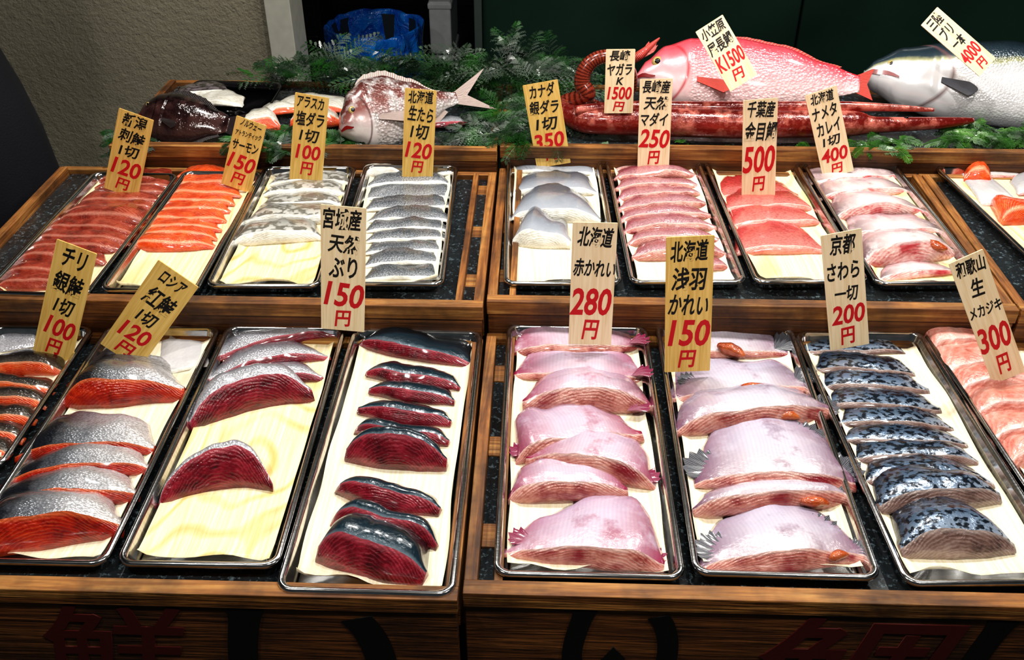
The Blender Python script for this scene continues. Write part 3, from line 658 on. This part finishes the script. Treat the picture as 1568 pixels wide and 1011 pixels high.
# ---------------------------------------------------------------- price tags
texts = []
def tag(name, tl, tr, bc, lines, mat, z, widths=None, lean=.16):
    B = onz(bc[0], bc[1], z); n = Vector((0, -1, lean)).normalized()
    TL = onplane(tl[0], tl[1], B, n); TR = onplane(tr[0], tr[1], B, n); T = (TL+TR)/2
    up = (T-B); Ln = up.length; up.normalize(); R = up.cross(n).normalized(); W = (TR-TL).length
    bm = bmesh.new(); th_ = .0022
    fr = []; bk = []
    for x, y in rr(W, Ln, .0015, 2): fr.append(bm.verts.new((x, y, th_/2))); bk.append(bm.verts.new((x, y, -th_/2)))
    bm.faces.new(fr); bm.faces.new(list(reversed(bk)))
    for i in range(len(fr)): j = (i+1) % len(fr); bm.faces.new((bk[i], bk[j], fr[j], fr[i]))
    o = finish(bm, name, [mat], recenter=False, smooth=False)
    M = Matrix((R, up, n)).transposed().to_4x4(); M.translation = (B+T)/2; o.matrix_world = M
    y = .5
    for (s, c, h, w) in lines:
        cu = bpy.data.curves.new('lettering', 'FONT'); cu.body = s; cu.align_x = 'CENTER'; cu.size = 1; cu.offset = .022 if c == 'k' else .024; cu.extrude = .004; cu.shear = .16
        cu.resolution_u = 3
        cu.materials.append(inkK if c == 'k' else inkR)
        t = bpy.data.objects.new('lettering', cu); COL.objects.link(t); t.parent = o
        texts.append((t, (y-h/2)*Ln, h*.84*Ln, w*W)); y -= h
    return o
k, r = 'k', 'r'
tag('wooden_price_tag', (182, 171), (236, 178), (185, 296), [('新潟', k, .19, .7), ('刺鮭', k, .19, .75), ('1切', k, .17, .6), ('120', r, .24, .85), ('円', r, .17, .4)], tagY, .80)
tag('wooden_price_tag', (362, 184), (409, 185), (361, 288), [('ノルウェー', k, .13, .7), ('アトランティック', k, .15, .85), ('サーモン', k, .2, .85), ('150', r, .27, .9), ('円', r, .2, .45)], tagY, .80)
tag('wooden_price_tag', (452, 144), (504, 147), (468, 278), [('アラスカ', k, .17, .8), ('塩ダラ', k, .2, .85), ('1切', k, .18, .6), ('100', r, .2, .75), ('円', r, .18, .4)], tagY, .80)
tag('wooden_price_tag', (620, 135), (669, 138), (639, 272), [('北海道', k, .17, .8), ('生たら', k, .2, .8), ('1切', k, .2, .6), ('120', r, .22, .85), ('円', r, .16, .4)], tagY, .80)
tag('wooden_price_tag', (800, 130), (854, 122), (848, 253), [('カナダ', k, .19, .75), ('銀ダラ', k, .2, .85), ('1切', k, .19, .65), ('350', r, .22, .9), ('円', r, .14, .4)], tagY, .80)
tag('wooden_price_tag', (980, 119), (1030, 122), (1000, 258), [('長崎産', k, .17, .85), ('天然', k, .18, .75), ('マダイ', k, .18, .85), ('250', r, .25, .95), ('円', r, .18, .4)], tagP, .80)
tag('wooden_price_tag', (1138, 151), (1191, 152), (1161, 301), [('千葉産', k, .2, .8), ('金目鯛', k, .24, .95), ('500', r, .33, .95), ('円', r, .18, .4)], tagP, .80)
tag('wooden_price_tag', (1232, 140), (1281, 137), (1284, 268), [('北海道', k, .15, .75), ('ナメタ', k, .18, .8), ('カレイ', k, .18, .8), ('1切', k, .14, .6), ('400', r, .19, .85), ('円', r, .14, .4)], tagP, .80)
tag('wooden_price_tag', (87, 375), (149, 379), (80, 546), [('チリ', k, .22, .6), ('銀鮭', k, .22, .75), ('1切', k, .18, .5), ('100', r, .2, .75), ('円', r, .16, .4)], tagY, .74)
tag('wooden_price_tag', (238, 411), (309, 426), (184, 545), [('ロシア', k, .2, .6), ('紅鮭', k, .24, .7), ('1切', k, .18, .45), ('120', r, .2, .7), ('円', r, .16, .4)], tagY, .745)
tag('wooden_price_tag', (491, 315), (561, 316), (525, 505), [('宮城産', k, .2, .85), ('天然', k, .18, .7), ('ぶり', k, .2, .65), ('150', r, .24, .9), ('円', r, .16, .4)], tagP, .755)
tag('wooden_price_tag', (877, 339), (946, 342), (903, 527), [('北海道', k, .22, .8), ('赤かれい', k, .28, .95), ('280', r, .27, .95), ('円', r, .2, .4)], tagP, .755)
tag('wooden_price_tag', (1020, 361), (1094, 362), (1052, 568), [('北海道', k, .2, .8), ('浅羽', k, .2, .75), ('かれい', k, .18, .85), ('150', r, .24, .9), ('円', r, .16, .4)], tagY, .755)
tag('wooden_price_tag', (1257, 352), (1318, 358), (1301, 531), [('京都', k, .2, .65), ('さわら', k, .24, .8), ('一切', k, .16, .6), ('200', r, .2, .85), ('円', r, .18, .4)], tagP, .755)
tag('wooden_price_tag', (1451, 398), (1506, 387), (1545, 578), [('和歌山', k, .16, .85), ('生', k, .16, .4), ('メカジキ', k, .2, .95), ('300', r, .26, .95), ('円', r, .18, .4)], tagP, .76)
tag('wooden_price_tag', (928, 75), (973, 75), (947, 173), [('長崎', k, .2, .7), ('ヤガラ', k, .22, .85), ('K', k, .14, .25), ('1500', r, .24, .85), ('円', r, .18, .4)], tagP, .895)
tag('wooden_price_tag', (1062, 42), (1109, 29), (1139, 127), [('小笠原', k, .22, .85), ('尾長鯛', k, .24, .9), ('K1500', r, .28, .95), ('円', r, .2, .4)], tagP, .97, lean=.5)
tag('wooden_price_tag', (1404, 28), (1441, 21), (1512, 103), [('三陸', k, .2, .7), ('ブリ', k, .2, .6), ('一本', k, .2, .6), ('4000', r, .22, .9), ('円', r, .16, .4)], tagP, .985, lean=.7)
# painted brush lettering on the crate fronts
paint = []
for cr, u, ch, mt, w in ((0, 150, '鮮', paintR, .23), (0, 465, 'い', paintK, .24), (1, 955, 'い', paintK, .16), (1, 1315, '鯛', paintR, .30), (1, 1620, 'い', paintK, .2)):
    o = crates[cr]; yy = (yF_L if cr == 0 else yF_R)+.0028; p = ony(u, 940, yy)
    cu = bpy.data.curves.new('painted_lettering', 'FONT'); cu.body = ch; cu.align_x = 'CENTER'; cu.offset = .006 if ch != 'い' else .03; cu.extrude = .0008; cu.shear = .2; cu.materials.append(mt)
    t = bpy.data.objects.new('painted_lettering', cu); COL.objects.link(t); t.parent = o; paint.append((t, p.x, yy, w, o))
bpy.context.view_layer.update()
for t, yc_, h, w in texts:
    bb = [Vector(b) for b in t.bound_box]; x0 = min(b.x for b in bb); x1 = max(b.x for b in bb); y0 = min(b.y for b in bb); y1 = max(b.y for b in bb)
    if x1-x0 < 1e-4: continue
    sx = w/(x1-x0); sy = h/(y1-y0); sx = min(sx, sy*1.5); sy = min(sy, sx*1.9)
    rz = random.uniform(-.07, .07); t.rotation_euler = (0, 0, rz)
    t.scale = (sx, sy, .04); t.location = (-(x0+x1)/2*sx+random.uniform(-.03, .03)*w, yc_-(y0+y1)/2*sy, .0013)
for t, x, yy, w, o in paint:
    bb = [Vector(b) for b in t.bound_box]; x0 = min(b.x for b in bb); x1 = max(b.x for b in bb); y1 = max(b.y for b in bb)
    s = w/max(.01, x1-x0); t.scale = (s, s, 1); t.rotation_euler = (math.pi/2, 0, 0)
    t.location = Vector((x-(x0+x1)/2*s, yy-.0005, .714-y1*s))-o.location

# ---------------------------------------------------------------- room
m = MB('plaster_wall', .8); n = m.noise(m.ob, 60, 6, .7); n2 = m.noise(m.ob, 1.5, 3)
m.base(m.ramp(n2, [(.3, (140, 134, 116)), (.7, (166, 160, 140))])); m.bump(n, .8, .02); plaster = m.m
m = MB('dark_green_panel', .3, 0, .2); n = m.noise(m.ob, 2, 3); m.base(m.ramp(n, [(.3, (14, 30, 24)), (.7, (26, 46, 38))])); greenP = m.m
m = MB('concrete_floor', .5); n = m.noise(m.ob, 8, 6, .6); m.base(m.ramp(n, [(.3, (26, 30, 28)), (.7, (50, 54, 50))])); m.bump(n, .3, .01); conc = m.m
YW = 3.0
xa = ony(414, 50, YW).x; xb = ony(453, 50, YW).x; xc = ony(727, 50, YW).x; xd = ony(1222, 40, YW).x
boxobj('floor', -4, 4, -1.5, 6.2, -.05, 0, conc)
boxobj('wall_left_back', -4, xa, YW, YW+.12, 0, 2.9, plaster)
boxobj('trim_door_frame', xa+.001, xb, YW-.03, YW+.13, 0, 2.9, plain('painted_frame', (190, 190, 178), .4))
boxobj('wall_right_back', xc+.025, xd, YW, YW+.08, 0, 2.9, greenP, .006)
boxobj('wall_right_back_panel', xd+.006, 4, YW, YW+.08, 0, 2.9, greenP, .006)
boxobj('trim_panel_edge', xc, xc+.024, YW-.02, YW+.09, 0, 2.9, plain('aluminium_trim', (90, 104, 98), .3, .6))
boxobj('wall_far_back', -2, 2, 6.0, 6.1, 0, 2.9, plain('dark_back_wall', (30, 40, 38), .8))

# blue bin with plastic bag
bc_ = onz(573, 34, .52); bm = bmesh.new()
segs = 64
def ringb(rad, z, amp, sd):
    out = []
    for i in range(segs):
        a = 2*math.pi*i/segs; c, s = math.cos(a), math.sin(a)
        q = rad+amp*(noise.noise(Vector((c*3, s*3, sd)))+.6*noise.noise(Vector((c*9, s*9, sd))))
        out.append(bm.verts.new((q*c, q*s, z+amp*.9*noise.noise(Vector((c*4, s*4, sd+9))))))
    return out
R_ = [ringb(.155, .0, 0, 0), ringb(.165, .15, 0, 0), ringb(.185, .5, 0, 0)]
def join(a, b, mi):
    for i in range(segs): f = bm.faces.new((a[i], a[(i+1) % segs], b[(i+1) % segs], b[i])); f.material_index = mi
for a_, b_ in zip(R_[:-1], R_[1:]): join(a_, b_, 0)
bm.faces.new(R_[0])
G = [ringb(.222, .28, .04, 3), ringb(.214, .38, .035, 3.2), ringb(.21, .46, .028, 3.5), ringb(.205, .515, .02, 4), ringb(.192, .525, .018, 4.4), ringb(.18, .49, .03, 5), ringb(.172, .38, .05, 6), ringb(.15, .22, .06, 7), ringb(.05, .16, .02, 8)]
for a_, b_ in zip(G[:-1], G[1:]): join(a_, b_, 1)
bm.faces.new(G[-1])
m = MB('blue_plastic_bag', .2, 0, .4); n = m.noise(m.ob, 18, 4, .6, 1); m.base(m.ramp(n, [(.3, (0, 70, 200)), (.7, (40, 150, 250))])); m.bump(n, .8, .03)
o = finish(bm, 'bin_with_blue_bag', [plain('grey_bin', (50, 60, 66), .5), m.m], recenter=False); o.location = (bc_.x, bc_.y, 0); md = o.modifiers.new('s', 'SUBSURF'); md.levels = md.render_levels = 1
p = onz(668, 50, .35); bm = bmesh.new()
for i in range(2): bx(bm, p.x-.03, p.x+.07, p.y, p.y+.35, .0+i*.25, .24+i*.25); bx(bm, p.x-.035, p.x+.075, p.y-.005, p.y+.355, .205+i*.25, .235+i*.25)
bev(finish(bm, 'polystyrene_box_stack', [plain('polystyrene', (220, 226, 226), .7)], smooth=False), .008)
p = onz(470, 20, .45); bm = bmesh.new()
bx(bm, p.x-.16, p.x+.06, p.y, p.y+.3, 0, .55); bx(bm, p.x-.17, p.x+.07, p.y-.01, p.y+.31, .56, .58)
for i in range(3): bx(bm, p.x-.14, p.x+.04, p.y-.012, p.y-.001, .05+i*.17, .18+i*.17)
bev(finish(bm, 'dark_storage_cabinet', [plain('dark_cabinet', (26, 26, 30), .4)], smooth=False), .005)

# ---------------------------------------------------------------- shop worker in navy coat (mostly outside the frame)
PX, PY = -1.53, 2.25
navy = MB('navy_cloth', .85); n = navy.noise(navy.ob, 200, 3); navy.base(navy.mix(n, lin((4, 5, 12)), lin((10, 13, 26)))); navy.bump(n, .3, .003); navy = navy.m
skinM = plain('human_skin', (200, 150, 120), .5); hairM = plain('black_hair', (14, 12, 12), .5)
emp = bpy.data.objects.new('shop_worker', None); COL.objects.link(emp); emp.location = (PX, PY, 0)
def skinned(name, verts, edges, rad, mat, root=0):
    me = bpy.data.meshes.new(name); me.from_pydata(verts, edges, []); ob = bpy.data.objects.new(name, me); COL.objects.link(ob); ob.parent = emp
    md = ob.modifiers.new('skin', 'SKIN'); md.use_smooth_shade = True
    for i, rr2 in enumerate(rad): 
        me.skin_vertices[0].data[i].radius = rr2 if isinstance(rr2, tuple) else (rr2, rr2); me.skin_vertices[0].data[i].use_root = (i == root)
    sb = ob.modifiers.new('sub', 'SUBSURF'); sb.levels = sb.render_levels = 2; me.materials.append(mat); return ob
V = [(0, 0, .92), (0, 0, 1.08), (0, 0, 1.25), (0, 0, 1.42), (0, 0, 1.5), (-.1, 0, .86), (-.11, -.01, .48), (-.11, .02, .09), (-.11, -.12, .05), (.1, 0, .86), (.11, -.01, .48), (.11, .02, .09), (.11, -.12, .05),
     (-.19, 0, 1.40), (-.27, -.05, 1.14), (-.22, -.26, 1.04), (.19, 0, 1.40), (.22, -.08, 1.15), (.05, -.26, 1.08)]
E = [(0, 1), (1, 2), (2, 3), (3, 4), (0, 5), (5, 6), (6, 7), (7, 8), (0, 9), (9, 10), (10, 11), (11, 12), (3, 13), (13, 14), (14, 15), (3, 16), (16, 17), (17, 18)]
skinned('clothed_body', V, E, [(.17, .13), (.15, .11), (.17, .12), (.14, .10), .055, .10, .065, .05, .045, .10, .065, .05, .045, .07, .052, .04, .07, .052, .04], navy)
bm = bmesh.new(); segs2 = 32; rg = []
for z, a, b in ((.50, .27, .20), (.62, .262, .195), (.74, .25, .19), (.86, .225, .175), (.98, .19, .15), (1.08, .178, .14), (1.12, .165, .12)):
    rg.append([bm.verts.new(((a+.008*math.sin(7*t+z*3))*math.cos(t), (b+.008*math.sin(7*t))*math.sin(t), z)) for t in [2*math.pi*i/segs2 for i in range(segs2)]])
for a_, b_ in zip(rg[:-1], rg[1:]):
    for i in range(segs2): bm.faces.new((a_[i], a_[(i+1) % segs2], b_[(i+1) % segs2], b_[i]))
o = finish(bm, 'coat_skirt', [navy], recenter=False); o.parent = emp
bm = bmesh.new(); bmesh.ops.create_uvsphere(bm, u_segments=28, v_segments=20, radius=.1)
for v in bm.verts:
    x, y, z = v.co; v.co = Vector((x*.76, y*.93, z*1.18))
    if z < 0: v.co.x *= 1+z*2.2; v.co.y *= 1+z*1.0
    d = math.hypot(x, z+.01)
    if y < 0 and d < .025: v.co.y -= .022*(1-d/.025)
for f in bm.faces: f.material_index = 0
for sx in (-1, 1):
    for mm_, mi, rr3 in ((Vector((sx*.03, -.083, .008)), 1, .010), (Vector((sx*.078, .005, -.005)), 0, .022)):
        ret = bmesh.ops.create_uvsphere(bm, u_segments=12, v_segments=8, radius=rr3, matrix=Matrix.Translation(mm_) @ Matrix.Diagonal((.5 if mi == 0 else 1.3, .6, 1 if mi == 0 else .6, 1)))
        for v in ret['verts']:
            for f in v.link_faces: f.material_index = mi
ret = bmesh.ops.create_uvsphere(bm, u_segments=12, v_segments=8, radius=.022, matrix=Matrix.Translation((0, -.078, -.055)) @ Matrix.Diagonal((1, .4, .25, 1)))
for v in ret['verts']:
    for f in v.link_faces: f.material_index = 2
ret = bmesh.ops.create_uvsphere(bm, u_segments=28, v_segments=18, radius=.108, matrix=Matrix.Translation((0, .012, .025)) @ Matrix.Diagonal((.8, .92, 1.05, 1)))
dl = [v for v in ret['verts'] if (v.co.y < -.03 and v.co.z < .055) or v.co.z < -.06]
for v in ret['verts']:
    for f in v.link_faces: f.material_index = 1
bmesh.ops.delete(bm, geom=dl, context='VERTS')
o = finish(bm, 'head', [skinM, hairM, plain('lips', (150, 70, 66))], recenter=False); o.parent = emp; o.location = (0, -.02, 1.63)
for hx, hy, hz, sd in ((-.22, -.27, 1.035, -1), (.04, -.27, 1.075, 1)):
    V = [(hx, hy, hz), (hx, hy-.045, hz-.005), (hx, hy-.085, hz-.01)]; E = [(0, 1), (1, 2)]; rad = [(.028, .02), (.036, .016), (.034, .014)]
    for i, (fx, fl) in enumerate(((-.03, .055), (-.01, .07), (.01, .065), (.03, .05))):
        n0 = len(V); V += [(hx+fx, hy-.09-fl*.45, hz-.016), (hx+fx, hy-.09-fl*.8, hz-.034), (hx+fx, hy-.09-fl*.95, hz-.052)]; E += [(2, n0), (n0, n0+1), (n0+1, n0+2)]; rad += [.009, .008, .007]
    n0 = len(V); V += [(hx-sd*.04, hy-.055, hz-.012), (hx-sd*.048, hy-.085, hz-.026)]; E += [(1, n0), (n0, n0+1)]; rad += [.011, .009]
    skinned('hand', V, E, rad, skinM)

# ---------------------------------------------------------------- lamps
wd = bpy.data.worlds.new('world'); sc.world = wd; wd.use_nodes = True
wd.node_tree.nodes['Background'].inputs[0].default_value = (.66, .74, .8, 1); wd.node_tree.nodes['Background'].inputs[1].default_value = .06
shadeM = plain('enamel_shade', (40, 60, 48), .3, .2, .5)
def lamp(x, y, z, W):
    bm = bmesh.new(); rg = []
    for rad, zz in ((.02, .16), (.03, .12), (.05, .10), (.12, .05), (.17, .0), (.172, -.004), (.165, 0), (.115, .045), (.045, .09)):
        rg.append([bm.verts.new((rad*math.cos(2*math.pi*i/32), rad*math.sin(2*math.pi*i/32), zz)) for i in range(32)])
    for a_, b_ in zip(rg[:-1], rg[1:]):
        for i in range(32): bm.faces.new((a_[i], a_[(i+1) % 32], b_[(i+1) % 32], b_[i]))
    bx(bm, -.004, .004, -.004, .004, .13, 2.9-z)
    o = finish(bm, 'pendant_lamp', [shadeM], recenter=False); o.location = (x, y, z)
    ld = bpy.data.lights.new('bulb', 'AREA'); ld.shape = 'DISK'; ld.size = .10; ld.energy = W; ld.color = (1, .96, .90)
    lo = bpy.data.objects.new('bulb', ld); COL.objects.link(lo); lo.parent = o; lo.location = (0, 0, .01)
for x, y, W in ((-.9, .5, 11), (0.05, .45, 11), (.95, .5, 11.5), (-.85, 2.05, 11), (-.1, 1.9, 10), (.55, 1.95, 14), (1.2, 2.05, 15)):
    lamp(x, y, 2.35, W)
boxobj('ceiling', -4, 4, -1.5, 6.2, 2.9, 2.95, plain('ceiling_board', (90, 90, 86), .9))
print("done")
